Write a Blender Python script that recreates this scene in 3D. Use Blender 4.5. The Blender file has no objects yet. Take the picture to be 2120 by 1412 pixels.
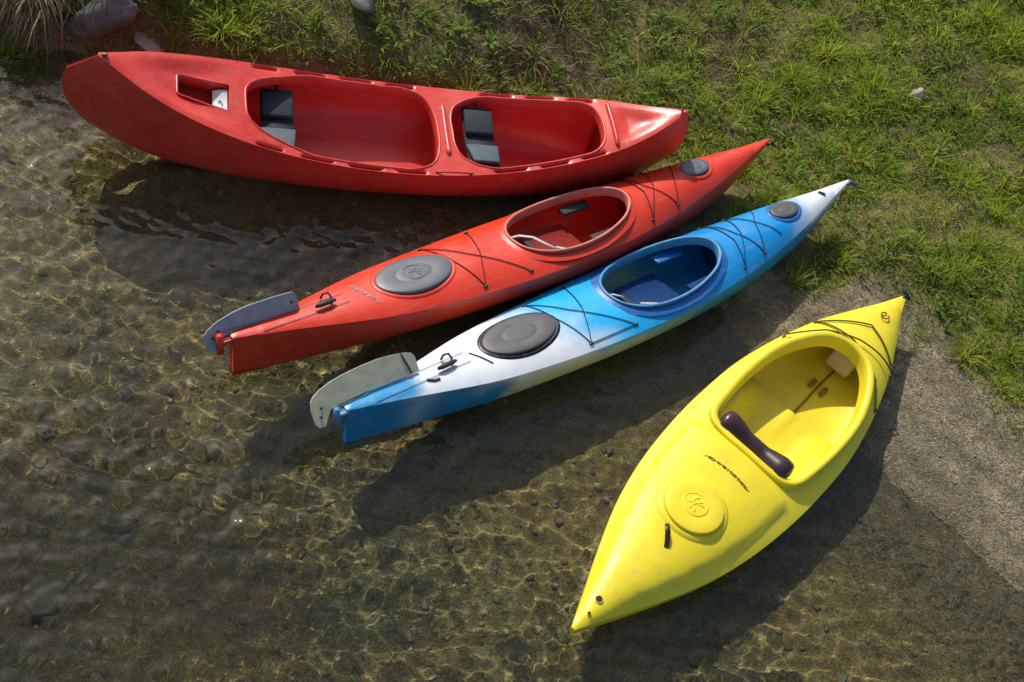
import bpy, math, random
import numpy as np
from mathutils import Matrix, Vector
from mathutils.geometry import delaunay_2d_cdt

R = math.radians
sc = bpy.context.scene
COL = sc.collection

# ------------------------------------------------------------------ camera
DEP, ROLL, LENS, CAMH = R(48), R(25), 42.0, 6.05
_f = Vector((0, math.cos(DEP), -math.sin(DEP)))
_r = Vector((1, 0, 0))
_u = Vector((0, math.sin(DEP), math.cos(DEP)))
_r2 = _r * math.cos(ROLL) + _u * math.sin(ROLL)
_u2 = _u * math.cos(ROLL) - _r * math.sin(ROLL)
cam = bpy.data.objects.new('camera', bpy.data.cameras.new('camera'))
COL.objects.link(cam)
m = Matrix((( _r2.x, _u2.x, -_f.x), (_r2.y, _u2.y, -_f.y), (_r2.z, _u2.z, -_f.z))).to_4x4()
m.translation = (0, 0, CAMH)
cam.matrix_world = m
cam.data.lens = LENS
cam.data.sensor_width = 36
cam.data.clip_end = 500
sc.camera = cam

# ------------------------------------------------------------------ sky and sun
SUN_EL, SUN_AZ = R(42), R(-48)          # azimuth from +Y towards +X
w = bpy.data.worlds.new('World')
sc.world = w
w.use_nodes = True
nt = w.node_tree
sky = nt.nodes.new('ShaderNodeTexSky')
sky.sky_type = 'NISHITA'
sky.sun_disc = False
sky.sun_elevation = SUN_EL
sky.sun_rotation = SUN_AZ
sky.air_density = 1.0
sky.dust_density = 2.2
nt.links.new(sky.outputs[0], nt.nodes['Background'].inputs[0])
nt.nodes['Background'].inputs[1].default_value = 0.12
sl = bpy.data.lights.new('sun', 'SUN')
sl.energy = 3.6
sl.angle = R(0.5)
sl.color = (1.0, 0.95, 0.86)
sl.cycles.is_caustics_light = True
so = bpy.data.objects.new('sun', sl)
COL.objects.link(so)
S = Vector((math.sin(SUN_AZ) * math.cos(SUN_EL), math.cos(SUN_AZ) * math.cos(SUN_EL), math.sin(SUN_EL)))
so.rotation_euler = (-S).to_track_quat('-Z', 'Y').to_euler()
so.location = S * 20
sc.view_settings.view_transform = 'Standard'
sc.view_settings.look = 'None'
sc.view_settings.exposure = 0.15
sc.view_settings.gamma = 1.0
sc.cycles.max_bounces = 8
sc.cycles.caustics_reflective = False
sc.cycles.transparent_max_bounces = 8

# ------------------------------------------------------------------ helpers
rng = np.random.default_rng(7)

def vnoise(x, y, seed=0):
    """smooth lattice noise in 0..1, vectorised"""
    x = np.asarray(x, float); y = np.asarray(y, float)
    xi = np.floor(x).astype(np.int64); yi = np.floor(y).astype(np.int64)
    fx = x - xi; fy = y - yi
    fx = fx * fx * (3 - 2 * fx); fy = fy * fy * (3 - 2 * fy)
    def h(a, b):
        n = (a * 374761393 + b * 668265263 + seed * 1274126177) & 0x7fffffff
        n = ((n ^ (n >> 13)) * 1274126177) & 0x7fffffff
        return ((n ^ (n >> 16)) & 0xffff) / 65535.0
    return ((h(xi, yi) * (1 - fx) + h(xi + 1, yi) * fx) * (1 - fy)
            + (h(xi, yi + 1) * (1 - fx) + h(xi + 1, yi + 1) * fx) * fy)

def fbm(x, y, seed=0, oct=4):
    s = 0; a = .5; t = 0
    for k in range(oct):
        s = s + a * vnoise(x * 2 ** k + 17.3 * k, y * 2 ** k - 9.1 * k, seed + k); t += a; a *= .5
    return s / t

def herm(xs, ys):
    """smooth curve through the knots (clamped finite-difference Hermite)"""
    xs = np.array(xs, float); ys = np.array(ys, float)
    d = np.diff(ys) / np.diff(xs)
    mm = np.zeros(len(xs)); mm[1:-1] = (d[:-1] + d[1:]) / 2; mm[0] = d[0]; mm[-1] = d[-1]
    mm[1:-1][d[:-1] * d[1:] < 0] = 0
    def f(x):
        x = np.clip(np.asarray(x, float), xs[0], xs[-1])
        i = np.clip(np.searchsorted(xs, x) - 1, 0, len(xs) - 2)
        h = xs[i + 1] - xs[i]; t = (x - xs[i]) / h
        return ((2 * t ** 3 - 3 * t ** 2 + 1) * ys[i] + (t ** 3 - 2 * t ** 2 + t) * h * mm[i]
                + (-2 * t ** 3 + 3 * t ** 2) * ys[i + 1] + (t ** 3 - t ** 2) * h * mm[i + 1])
    return f

def mesh_np(name, V, F, smooth=True, col=None):
    """F: int array (n,3)/(n,4) or list of faces of mixed size"""
    me = bpy.data.meshes.new(name)
    V = np.asarray(V, np.float32)
    if isinstance(F, np.ndarray):
        n, k = F.shape
        me.vertices.add(len(V)); me.vertices.foreach_set('co', V.ravel())
        me.loops.add(n * k); me.loops.foreach_set('vertex_index', F.astype(np.int32).ravel())
        me.polygons.add(n)
        me.polygons.foreach_set('loop_start', np.arange(0, n * k, k, dtype=np.int32))
        me.update(calc_edges=True)
    else:
        me.from_pydata(V.tolist(), [], [list(map(int, f)) for f in F])
    if smooth:
        me.polygons.foreach_set('use_smooth', np.ones(len(me.polygons), bool))
    if col is not None:
        a = me.color_attributes.new('Col', 'FLOAT_COLOR', 'POINT')
        c = np.ones((len(V), 4), np.float32); c[:, :3] = col
        a.data.foreach_set('color', c.ravel())
    me.update()
    return me

def obj(name, me, mat, parent=None):
    o = bpy.data.objects.new(name, me)
    COL.objects.link(o)
    if mat is not None:
        me.materials.clear(); me.materials.append(mat)
    if parent is not None:
        o.parent = parent
    o.cycles.is_caustics_receiver = True
    return o

def tag(o, label=None, cat=None, group=None, kind=None):
    for k, v in (('label', label), ('category', cat), ('group', group), ('kind', kind)):
        if v:
            o[k] = v
    return o

def gridfaces(n, mcols, close=False):
    i = np.arange(n * mcols).reshape(n, mcols)
    if close:
        i = np.concatenate([i, i[:1]], 0)
    return np.stack([i[:-1, :-1], i[:-1, 1:], i[1:, 1:], i[1:, :-1]], -1).reshape(-1, 4)

def inpoly(px, py, poly):
    poly = np.asarray(poly); x = np.asarray(px); y = np.asarray(py)
    c = np.zeros(x.shape, bool); n = len(poly)
    for i in range(n):
        x1, y1 = poly[i]; x2, y2 = poly[(i + 1) % n]
        if y1 == y2: continue
        t = ((y1 > y) != (y2 > y)) & (x < (x2 - x1) * (y - y1) / (y2 - y1) + x1)
        c ^= t
    return c

def tube(path, rad, sides=7, cap=True, flat=1.0):
    P = np.asarray(path, float); n = len(P)
    T = np.gradient(P, axis=0); T /= np.linalg.norm(T, axis=1)[:, None] + 1e-9
    up = np.array([0, 0, 1.0])
    A = np.cross(T, up); l = np.linalg.norm(A, axis=1)
    A[l < 1e-3] = [1, 0, 0]; A /= np.linalg.norm(A, axis=1)[:, None]
    B = np.cross(A, T)
    rad = np.broadcast_to(np.asarray(rad, float), (n,))
    a = np.linspace(0, 2 * math.pi, sides, endpoint=False)
    V = (P[:, None] + rad[:, None, None] * (A[:, None] * np.cos(a)[None, :, None] + flat * B[:, None] * np.sin(a)[None, :, None])).reshape(-1, 3)
    F = []
    for i in range(n - 1):
        for j in range(sides):
            k = (j + 1) % sides
            F.append((i * sides + j, i * sides + k, (i + 1) * sides + k, (i + 1) * sides + j))
    if cap:
        F.append(tuple(range(sides - 1, -1, -1))); F.append(tuple((n - 1) * sides + j for j in range(sides)))
    return V, F

def merge(parts):
    V = []; F = []; o = 0
    for v, f in parts:
        V.append(np.asarray(v, float)); F += [tuple(int(i) + o for i in ff) for ff in f]; o += len(v)
    return np.concatenate(V), F

def rbox(cx, cy, cz, sx, sy, sz, bev=.01):
    """bevelled box as (V,F)"""
    import bmesh
    bm = bmesh.new(); bmesh.ops.create_cube(bm, size=1)
    for v in bm.verts: v.co = (v.co.x * sx, v.co.y * sy, v.co.z * sz)
    bmesh.ops.bevel(bm, geom=list(bm.edges), offset=bev, segments=3, profile=.5, affect='EDGES')
    bm.verts.index_update()
    V = np.array([(v.co.x + cx, v.co.y + cy, v.co.z + cz) for v in bm.verts]); F = [tuple(v.index for v in f.verts) for f in bm.faces]
    bm.free()
    return V, F

def ico(sub):
    import bmesh
    bm = bmesh.new(); bmesh.ops.create_icosphere(bm, subdivisions=sub, radius=1); bm.verts.index_update()
    V = np.array([v.co[:] for v in bm.verts]); F = np.array([[v.index for v in f.verts] for f in bm.faces]); bm.free()
    return V, F

# ------------------------------------------------------------------ materials
def newmat(name):
    mt = bpy.data.materials.new(name); mt.use_nodes = True
    t = mt.node_tree; return mt, t, t.nodes['Principled BSDF']

def N(t, kind, **kw):
    n = t.nodes.new(kind)
    for k, v in kw.items():
        if k.startswith('i_'): n.inputs[k[2:].replace('_', ' ')].default_value = v
        else: setattr(n, k, v)
    return n

def ramp(t, fac, stops):
    r = t.nodes.new('ShaderNodeValToRGB')
    while len(r.color_ramp.elements) < len(stops): r.color_ramp.elements.new(.5)
    for e, (p, c) in zip(r.color_ramp.elements, stops):
        e.position = p; e.color = (*c, 1) if len(c) == 3 else c
    t.links.new(fac, r.inputs[0]); return r

def mixc(t, fac, a, b, mode='MIX'):
    mx = t.nodes.new('ShaderNodeMix'); mx.data_type = 'RGBA'; mx.blend_type = mode
    for s, v in ((0, fac), (6, a), (7, b)):
        if hasattr(v, 'type') or hasattr(v, 'links'): t.links.new(v, mx.inputs[s])
        elif s == 0: mx.inputs[0].default_value = v
        else: mx.inputs[s].default_value = (*v, 1)
    return mx.outputs[2]

def plastic(name, rgb, rough=.38, var=.12, attr=False, scuff=.25, scuffcol=None, spec=.5, bump=.12):
    mt, t, p = newmat(name); L = t.links
    tc = N(t, 'ShaderNodeTexCoord')
    n1 = N(t, 'ShaderNodeTexNoise', i_Scale=3.0, i_Detail=5.0, i_Roughness=.6); L.new(tc.outputs['Object'], n1.inputs['Vector'])
    mp = N(t, 'ShaderNodeMapping'); mp.inputs['Scale'].default_value = (4, 70, 70); L.new(tc.outputs['Object'], mp.inputs[0])
    n2 = N(t, 'ShaderNodeTexNoise', i_Scale=1.0, i_Detail=4.0, i_Roughness=.7); L.new(mp.outputs[0], n2.inputs['Vector'])
    n3 = N(t, 'ShaderNodeTexNoise', i_Scale=260.0, i_Detail=2.0); L.new(tc.outputs['Object'], n3.inputs['Vector'])
    if attr:
        at = N(t, 'ShaderNodeAttribute', attribute_name='Col'); base = at.outputs['Color']
    else:
        rg = N(t, 'ShaderNodeRGB'); rg.outputs[0].default_value = (*rgb, 1); base = rg.outputs[0]
    dk = ramp(t, n1.outputs['Fac'], [(.3, (1 - var,) * 3), (.7, (1 + var * .4,) * 3)])
    c1 = mixc(t, 1.0, base, dk.outputs[0], 'MULTIPLY')
    sm = ramp(t, n2.outputs['Fac'], [(.55, (0, 0, 0)), (.70, (scuff,) * 3)])
    n4 = N(t, 'ShaderNodeTexNoise', i_Scale=11.0, i_Detail=9.0, i_Roughness=.75); L.new(tc.outputs['Object'], n4.inputs['Vector'])
    ds = ramp(t, n4.outputs['Fac'], [(.52, (0, 0, 0)), (.80, (.42, .42, .42))])
    c1 = mixc(t, ds.outputs[0], c1, (.30, .25, .18))
    c2 = mixc(t, sm.outputs[0], c1, scuffcol or (.55, .5, .45))
    L.new(c2, p.inputs['Base Color'])
    rr = ramp(t, n1.outputs['Fac'], [(.3, (rough - .06,) * 3), (.7, (rough + .10,) * 3)])
    L.new(rr.outputs[0], p.inputs['Roughness'])
    p.inputs['Specular IOR Level'].default_value = spec
    b = N(t, 'ShaderNodeBump', i_Strength=bump, i_Distance=.004)
    ad = N(t, 'ShaderNodeMath', operation='ADD'); L.new(n2.outputs['Fac'], ad.inputs[0]); L.new(n3.outputs['Fac'], ad.inputs[1])
    L.new(ad.outputs[0], b.inputs['Height']); L.new(b.outputs[0], p.inputs['Normal'])
    return mt

def simple(name, rgb, rough=.6, var=.2, scale=20, bump=.2, spec=.4):
    mt, t, p = newmat(name); L = t.links
    tc = N(t, 'ShaderNodeTexCoord')
    n1 = N(t, 'ShaderNodeTexNoise', i_Scale=scale, i_Detail=5.0); L.new(tc.outputs['Object'], n1.inputs['Vector'])
    r = ramp(t, n1.outputs['Fac'], [(.3, tuple(c * (1 - var) for c in rgb)), (.7, tuple(c * (1 + var) for c in rgb))])
    L.new(r.outputs[0], p.inputs['Base Color']); p.inputs['Roughness'].default_value = rough
    p.inputs['Specular IOR Level'].default_value = spec
    b = N(t, 'ShaderNodeBump', i_Strength=bump, i_Distance=.004); L.new(n1.outputs['Fac'], b.inputs['Height']); L.new(b.outputs[0], p.inputs['Normal'])
    return mt

def vcol(name, rough=.7, trans=0.0, var=.25, scale=60, bump=.3, spec=.3):
    mt, t, p = newmat(name); L = t.links
    at = N(t, 'ShaderNodeAttribute', attribute_name='Col')
    tc = N(t, 'ShaderNodeTexCoord')
    n1 = N(t, 'ShaderNodeTexNoise', i_Scale=scale, i_Detail=4.0); L.new(tc.outputs['Object'], n1.inputs['Vector'])
    dk = ramp(t, n1.outputs['Fac'], [(.3, (1 - var,) * 3), (.7, (1 + var,) * 3)])
    c = mixc(t, 1.0, at.outputs['Color'], dk.outputs[0], 'MULTIPLY')
    L.new(c, p.inputs['Base Color']); p.inputs['Roughness'].default_value = rough
    p.inputs['Specular IOR Level'].default_value = spec
    if bump:
        b = N(t, 'ShaderNodeBump', i_Strength=bump, i_Distance=.01); L.new(n1.outputs['Fac'], b.inputs['Height']); L.new(b.outputs[0], p.inputs['Normal'])
    if trans:
        tr = N(t, 'ShaderNodeBsdfTranslucent'); L.new(c, tr.inputs[0])
        mx = N(t, 'ShaderNodeMixShader'); mx.inputs[0].default_value = trans
        out = t.nodes['Material Output']
        L.new(p.outputs[0], mx.inputs[1]); L.new(tr.outputs[0], mx.inputs[2]); L.new(mx.outputs[0], out.inputs[0])
    return mt

M = {}
M['canoe'] = plastic('canoe_red_plastic', (.68, .042, .026), rough=.29, var=.2, scuff=.42, scuffcol=(.62, .25, .22))
M['canoe_dark'] = plastic('dark_red_slot_shade_and_trim', (.22, .012, .010), rough=.5)  # darker canoe red: painted shade of the rail slots, also small trim
M['red'] = plastic('kayak_red_plastic', (.74, .040, .012), rough=.34, var=.14, scuff=.28, scuffcol=(.75, .25, .18))
M['blue'] = plastic('kayak_blue_white_plastic', (0, .2, .6), rough=.32, var=.10, attr=True, scuff=.22, scuffcol=(.5, .55, .58))
M['bluedeep'] = plastic('kayak_blue_rim_plastic', (.003, .125, .40), rough=.35)
M['yellow'] = plastic('kayak_yellow_plastic', (.86, .69, .02), rough=.42, var=.10, scuff=.28, scuffcol=(.6, .45, .1))
M['rubber'] = simple('black_rubber', (.035, .037, .042), .55, .2, 30)
M['lid'] = simple('grey_rubber_hatch_lid', (.085, .095, .11), .42, .12, 14, spec=.6)
M['lidb'] = simple('dark_grey_rubber_hatch_lid', (.075, .072, .075), .5, .12, 14, spec=.5)
M['cord'] = simple('dark_deck_cord', (.03, .02, .02), .8, .3, 80)
M['cordy'] = simple('olive_deck_cord', (.10, .075, .012), .8, .3, 80)
M['cordb'] = simple('navy_deck_cord', (.008, .03, .06), .8, .3, 80)
M['rim'] = simple('pale_red_rim_plastic', (.58, .17, .12), .45, .18, 12)  # cockpit rim, paler than the red deck
M['rimb'] = simple('pale_blue_rim_plastic', (.07, .27, .48), .42, .18, 12)
M['seat'] = simple('dark_grey_foam_seat', (.028, .034, .042), .75, .2, 40)
M['seatpad_lit'] = simple('sunlit_grey_seat_pad', (.075, .10, .125), .7, .2, 40)
M['maroon'] = simple('brown_vinyl_pad', (.035, .014, .015), .35, .2, 20, spec=.6)
M['foam'] = simple('cream_foam_block', (.62, .50, .26), .8, .1, 25)
M['strap'] = simple('white_webbing_strap', (.55, .52, .52), .8, .15, 60)
M['metal'] = simple('grey_rudder_metal', (.27, .29, .325), .38, .15, 18, spec=.7)
M['khaki'] = simple('khaki_rudder_plastic', (.56, .52, .35), .55, .15, 15)
M['teal'] = simple('teal_toggle_plastic', (.01, .10, .18), .5)
M['paper'] = simple('white_card', (.75, .76, .78), .7, .1, 15)
M['ink'] = simple('blue_ink', (.12, .25, .40), .7)
M['inky'] = simple('dark_olive_print', (.06, .045, .01), .6)
M['silver'] = simple('silver_print', (.62, .40, .36), .45)
M['seatnavy'] = simple('navy_seat_plastic', (.003, .035, .13), .65, spec=.15)
M['seatred'] = simple('dark_red_seat_plastic', (.22, .012, .008), .65, spec=.2)
M['inside'] = simple('brown_stain', (.28, .15, .01), .7)

# ------------------------------------------------------------------ hull geometry
class Hull:
    def __init__(s, L, b, sh, k, c, p=.72, q=.8, dexp=2.0, xo=None):
        s.L = L; s.b = herm(*zip(*b)); s.s = herm(*zip(*sh)); s.k = herm(*zip(*k)); s.c = herm(*zip(*c))
        s.p = p; s.q = q; s.dexp = dexp; s.xo = xo
    def deckz(s, x, y):
        u = np.asarray(x) / s.L; r = np.clip(np.abs(y) / np.maximum(s.b(u), 1e-4), 0, 1)
        return s.s(u) + s.c(u) * (1 - r ** s.dexp)
    def botz(s, x, y):
        u = np.asarray(x) / s.L; r = np.clip(np.abs(y) / np.maximum(s.b(u), 1e-4), 0, 1)
        t = np.arcsin(r ** (1 / s.p))
        return s.s(u) - (s.s(u) - s.k(u)) * np.cos(t) ** s.q
    def sect(s, u, mh=16, inset=0.0):
        """hull ring starboard sheer -> keel -> port sheer; (n, 2mh+1, 3)"""
        u = np.asarray(u)[:, None]
        t = np.linspace(-math.pi / 2, math.pi / 2, 2 * mh + 1)[None]
        b = np.maximum(s.b(u) - inset, .002); sh = s.s(u); k = s.k(u) + inset
        y = b * np.sign(np.sin(t)) * np.abs(np.sin(t)) ** s.p
        z = sh - (sh - k) * np.abs(np.cos(t)) ** s.q
        x = u * s.L + 0 * t
        if s.xo: x = x + s.xo(u, np.clip((z - s.k(u)) / np.maximum(s.s(u) - s.k(u), 1e-3), 0, 1))
        return np.stack([x, y, z], -1)
    def hull_mesh(s, name, n=150, mh=16, colf=None):
        uu = (1 - np.cos(np.linspace(0, math.pi, n))) / 2 * .6 + np.linspace(0, 1, n) * .4
        P = s.sect(uu, mh); mc = 2 * mh + 1
        V = P.reshape(-1, 3); F = gridfaces(n, mc)
        F = [tuple(f) for f in F] + [tuple(range(mc)), tuple((n - 1) * mc + j for j in range(mc - 1, -1, -1))]
        col = colf(V, False) if colf else None
        return mesh_np(name, V, F, True, col)
    def liner_mesh(s, name, u0, u1, n=60, mh=14, inset=.022, colf=None):
        uu = np.linspace(u0, u1, n); xo, s.xo = s.xo, None
        P = s.sect(uu, mh, inset); s.xo = xo; mc = 2 * mh + 1
        V = P.reshape(-1, 3); F = [tuple(f) for f in gridfaces(n, mc)]
        F += [tuple(range(mc)), tuple((n - 1) * mc + j for j in range(mc - 1, -1, -1))]
        return mesh_np(name, V, F, True, colf(V, False) if colf else None)
    def deck_mesh(s, name, holes=(), step=.03, colf=None, bump=None, rnd=None):
        nst = int(s.L / step)
        xs = np.linspace(0, s.L, nst); b = s.b(xs / s.L)
        ring = [(x, y) for x, y in zip(xs, -b)] + [(x, y) for x, y in zip(xs[::-1], b[::-1])]
        pts = list(ring); edges = [(i, (i + 1) % len(ring)) for i in range(len(ring))]
        for h in holes:
            o = len(pts); pts += [tuple(q) for q in h]; n = len(h)
            edges += [(o + i, o + (i + 1) % n) for i in range(n)]
        gx = np.arange(step, s.L, step); g = []
        for x in gx:
            bb = float(s.b(x / s.L)); kk = max(1, int(bb / step))
            for j in range(-kk, kk + 1):
                y = bb * math.sin(j / (kk + .6) * math.pi / 2) if kk > 1 else 0
                g.append((x, y))
        g = np.array(g)
        keep = np.ones(len(g), bool)
        for h in holes:
            keep &= ~inpoly(g[:, 0], g[:, 1], h)
            hh = np.asarray(h)
            d = np.min(np.hypot(g[:, 0, None] - hh[None, :, 0], g[:, 1, None] - hh[None, :, 1]), 1)
            keep &= d > step * .35
        keep &= (s.b(g[:, 0] / s.L) - np.abs(g[:, 1])) > step * .12
        pts += [tuple(q) for q in g[keep]]
        out = delaunay_2d_cdt([Vector(q) for q in pts], edges, [], 0, 1e-6)
        V2 = np.array([(v.x, v.y) for v in out[0]]); F = np.array([f for f in out[2] if len(f) == 3])
        ce = V2[F].mean(1)
        ok = np.abs(ce[:, 1]) < s.b(ce[:, 0] / s.L) + 1e-5
        for h in holes: ok &= ~inpoly(ce[:, 0], ce[:, 1], h)
        F = F[ok]
        a = V2[F]; ar = (a[:, 1, 0] - a[:, 0, 0]) * (a[:, 2, 1] - a[:, 0, 1]) - (a[:, 1, 1] - a[:, 0, 1]) * (a[:, 2, 0] - a[:, 0, 0])
        F[ar < 0] = F[ar < 0][:, ::-1]
        z = s.deckz(V2[:, 0], V2[:, 1])
        if bump is not None: z = z + bump(V2[:, 0], V2[:, 1])
        V = np.column_stack([V2, z])
        if s.xo: V[:, 0] += s.xo(V[:, 0] / s.L, np.ones(len(V)))
        return mesh_np(name, V, F, True, colf(V, True) if colf else None)
    def ring(s, outline, profile, lift=0.0, plan=.0):
        """profile swept round a closed outline on the deck; profile = (outward, dz)"""
        O = np.asarray(outline); n = len(O)
        T = np.roll(O, -1, 0) - np.roll(O, 1, 0); T /= np.linalg.norm(T, axis=1)[:, None]
        ar = np.sum(O[:, 0] * np.roll(O[:, 1], -1) - np.roll(O[:, 0], -1) * O[:, 1])
        Nn = np.column_stack([T[:, 1], -T[:, 0]]) * (1 if ar > 0 else -1)
        z0 = s.deckz(O[:, 0], O[:, 1])
        if plan:
            A = np.column_stack([O[:, 0], np.ones(n)]); co = np.linalg.lstsq(A, z0, rcond=None)[0]
            z0 = z0 * (1 - plan) + plan * (A @ co)
        V = []
        for off, dz in profile:
            V.append(np.column_stack([O + Nn * off, z0 + dz + lift]))
        V = np.stack(V, 1).reshape(-1, 3)
        return V, [tuple(f) for f in gridfaces(n, len(profile), True)]
    def drape(s, pts, lift=.006, n=14):
        P = np.asarray(pts, float); out = []
        for a, b in zip(P[:-1], P[1:]):
            for t in np.linspace(0, 1, n, endpoint=False): out.append(a + (b - a) * t)
        out.append(P[-1]); out = np.array(out)
        z = s.deckz(out[:, 0], out[:, 1]) + lift
        # a stretched cord never dips below the straight line between its anchors
        return np.column_stack([out, z])
    def lid(s, cx, cy, a, b, h=.02, dome=.008, sup=2.0, n=48):
        th = np.linspace(0, 2 * math.pi, n, endpoint=False)
        ex = np.sign(np.cos(th)) * np.abs(np.cos(th)) ** (2 / sup); ey = np.sign(np.sin(th)) * np.abs(np.sin(th)) ** (2 / sup)
        zc = float(s.deckz(cx, cy)); sl = float(s.deckz(cx + .1, cy) - s.deckz(cx - .1, cy)) / .2
        rows = []
        for r, dz in ((.05, dome), (.3, dome * .95), (.42, dome * .9), (.45, dome * .9 - .0015), (.50, dome * .9 - .0015), (.53, dome * .85), (.8, dome * .5), (.95, 0), (.985, -.002), (1.0, -.006), (1.0, -.020), (.985, -.024), (.985, -.09)):
            x = cx + a * r * ex; y = cy + b * r * ey
            rows.append(np.column_stack([x, y, zc + h + dz + sl * (x - cx) - .35 * (zc - s.deckz(x, y))]))
        V = np.concatenate(rows); F = [tuple(f[::-1]) for f in gridfaces_closed_cols(len(rows), n)]
        F.append(tuple(range(n)))
        return V, F

def gridfaces_closed_cols(nr, n):
    i = np.arange(nr * n).reshape(nr, n); i = np.concatenate([i, i[:, :1]], 1)
    return np.stack([i[:-1, :-1], i[:-1, 1:], i[1:, 1:], i[1:, :-1]], -1).reshape(-1, 4)

def outline_sym(knots, n=72):
    """closed smooth outline from half-width knots [(x, half_width)], rounded ends"""
    K = np.array(knots, float); xr, xf = K[0, 0], K[-1, 0]
    f = herm(K[:, 0], K[:, 1])
    th = np.linspace(0, 2 * math.pi, n, endpoint=False)
    P = np.array([p for p in K]); up = P; dn = P[::-1][1:-1] * [1, -1]
    loop = np.concatenate([up, dn])
    # periodic Catmull-Rom through the loop
    m_ = len(loop); out = []
    per = max(3, n // m_)
    for i in range(m_):
        p0, p1, p2, p3 = loop[i - 1], loop[i], loop[(i + 1) % m_], loop[(i + 2) % m_]
        for t in np.linspace(0, 1, per, endpoint=False):
            out.append(.5 * (2 * p1 + (p2 - p0) * t + (2 * p0 - 5 * p1 + 4 * p2 - p3) * t * t + (-p0 + 3 * p1 - 3 * p2 + p3) * t ** 3))
    return np.array(out)

def offset_outline(O, d):
    O = np.asarray(O); T = np.roll(O, -1, 0) - np.roll(O, 1, 0); T /= np.linalg.norm(T, axis=1)[:, None]
    ar = np.sum(O[:, 0] * np.roll(O[:, 1], -1) - np.roll(O[:, 0], -1) * O[:, 1])
    return O + np.column_stack([T[:, 1], -T[:, 0]]) * (d if ar > 0 else -d)

def root(name, O, X, Y, Z, label, cat, group=None):
    e = bpy.data.objects.new(name, None); COL.objects.link(e); e.empty_display_size = .2
    mm = Matrix(((X[0], Y[0], Z[0], O[0]), (X[1], Y[1], Z[1], O[1]), (X[2], Y[2], Z[2], O[2]), (0, 0, 0, 1)))
    e.matrix_world = mm
    return tag(e, label, cat, group)

def axes(yaw, pitch, roll):
    X = np.array([math.cos(yaw) * math.cos(pitch), math.sin(yaw) * math.cos(pitch), math.sin(pitch)])
    Y0 = np.array([-math.sin(yaw), math.cos(yaw), 0]); Z0 = np.cross(X, Y0)
    return X, Y0 * math.cos(roll) - Z0 * math.sin(roll), Y0 * math.sin(roll) + Z0 * math.cos(roll)

# boats: hull shape, origin, axes -------------------------------------------------
H_TOUR = dict(p=.52, q=.8,
    b=[(0, .024), (.03, .052), (.08, .097), (.13, .152), (.21, .236), (.30, .289), (.42, .331), (.52, .341), (.62, .328), (.72, .281), (.80, .222), (.88, .145), (.95, .062), (1, .008)],
    sh=[(0, .335), (.1, .300), (.25, .262), (.45, .242), (.6, .252), (.75, .295), (.9, .385), (1, .465)],
    k=[(0, .0), (.03, -.01), (.15, -.01), (.4, 0), (.6, 0), (.75, .012), (.86, .080), (.94, .22), (1, .43)],
    c=[(0, .012), (.1, .03), (.2, .055), (.35, .082), (.45, .085), (.55, .10), (.68, .13), (.8, .11), (.92, .045), (1, .004)], dexp=2.5)
red_h = Hull(4.700, **H_TOUR)
blue_h = Hull(4.704, **H_TOUR)
yel_h = Hull(3.960,
    b=[(0, .012), (.03, .06), (.07, .125), (.136, .235), (.22, .36), (.30, .44), (.40, .495), (.50, .515), (.60, .505), (.69, .455), (.77, .38), (.83, .305), (.90, .185), (.96, .075), (1, .012)],
    sh=[(0, .25), (.1, .215), (.25, .205), (.45, .205), (.6, .215), (.75, .235), (.9, .28), (1, .325)],
    k=[(0, .19), (.03, .10), (.08, .04), (.18, .005), (.4, 0), (.6, 0), (.78, .02), (.88, .08), (.95, .17), (1, .29)],
    c=[(0, .01), (.06, .06), (.15, .10), (.28, .125), (.42, .12), (.55, .12), (.7, .145), (.8, .125), (.92, .05), (1, .005)], p=.62, q=.85, dexp=2.6)
def canoe_xo(u, t):
    u = np.asarray(u, float)
    e = np.clip(1 - u / .16, 0, 1) ** 1.6
    lo = herm([0, .15, .35, .6, .8, .93, 1], [.12, -.04, -.15, -.21, -.19, -.11, .01])(t)
    e2 = np.clip((u - .88) / .12, 0, 1) ** 1.6
    hi = herm([0, .3, .6, 1], [-.10, .06, .09, 0.0])(t)
    return e * lo + e2 * hi
can_h = Hull(4.183,
    b=[(0, .014), (.03, .085), (.07, .18), (.12, .265), (.20, .355), (.28, .405), (.40, .44), (.5, .442), (.6, .425), (.7, .385), (.8, .325), (.88, .245), (.94, .142), (.97, .078), (1, .012)],
    sh=[(0, .80), (.06, .705), (.15, .58), (.28, .455), (.4, .390), (.5, .370), (.6, .380), (.72, .435), (.85, .56), (.94, .675), (1, .80)],
    k=[(0, .05), (.03, .02), (.08, .0), (.16, -.01), (.5, 0), (.82, 0), (.9, .02), (.96, .06), (1, .14)],
    c=[(0, .01), (.1, .012), (.3, .0), (.7, .0), (.9, .012), (1, .008)], p=.42, q=.75, dexp=2.0, xo=canoe_xo)

can_f = (np.array([-3.189, 5.550, -.044]), *axes(R(29.53), R(.92), R(-3.97)))
red_f = (np.array([-1.472, 4.243, -.052]), *axes(R(54.29), R(1.46), R(13)))
blue_f = (np.array([-.658, 4.119, -.052]), *axes(R(55.89), R(1.46), R(13)))
yel_f = (np.array([1.005, 3.539, -.100]), *axes(R(67.12), R(2.61), 0))
BOATS = [(can_h, can_f), (red_h, red_f), (blue_h, blue_f), (yel_h, yel_f)]

def to_local(fr, P):
    D = P - fr[0]; return np.stack([D @ fr[1], D @ fr[2], D @ fr[3]], -1)

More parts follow.
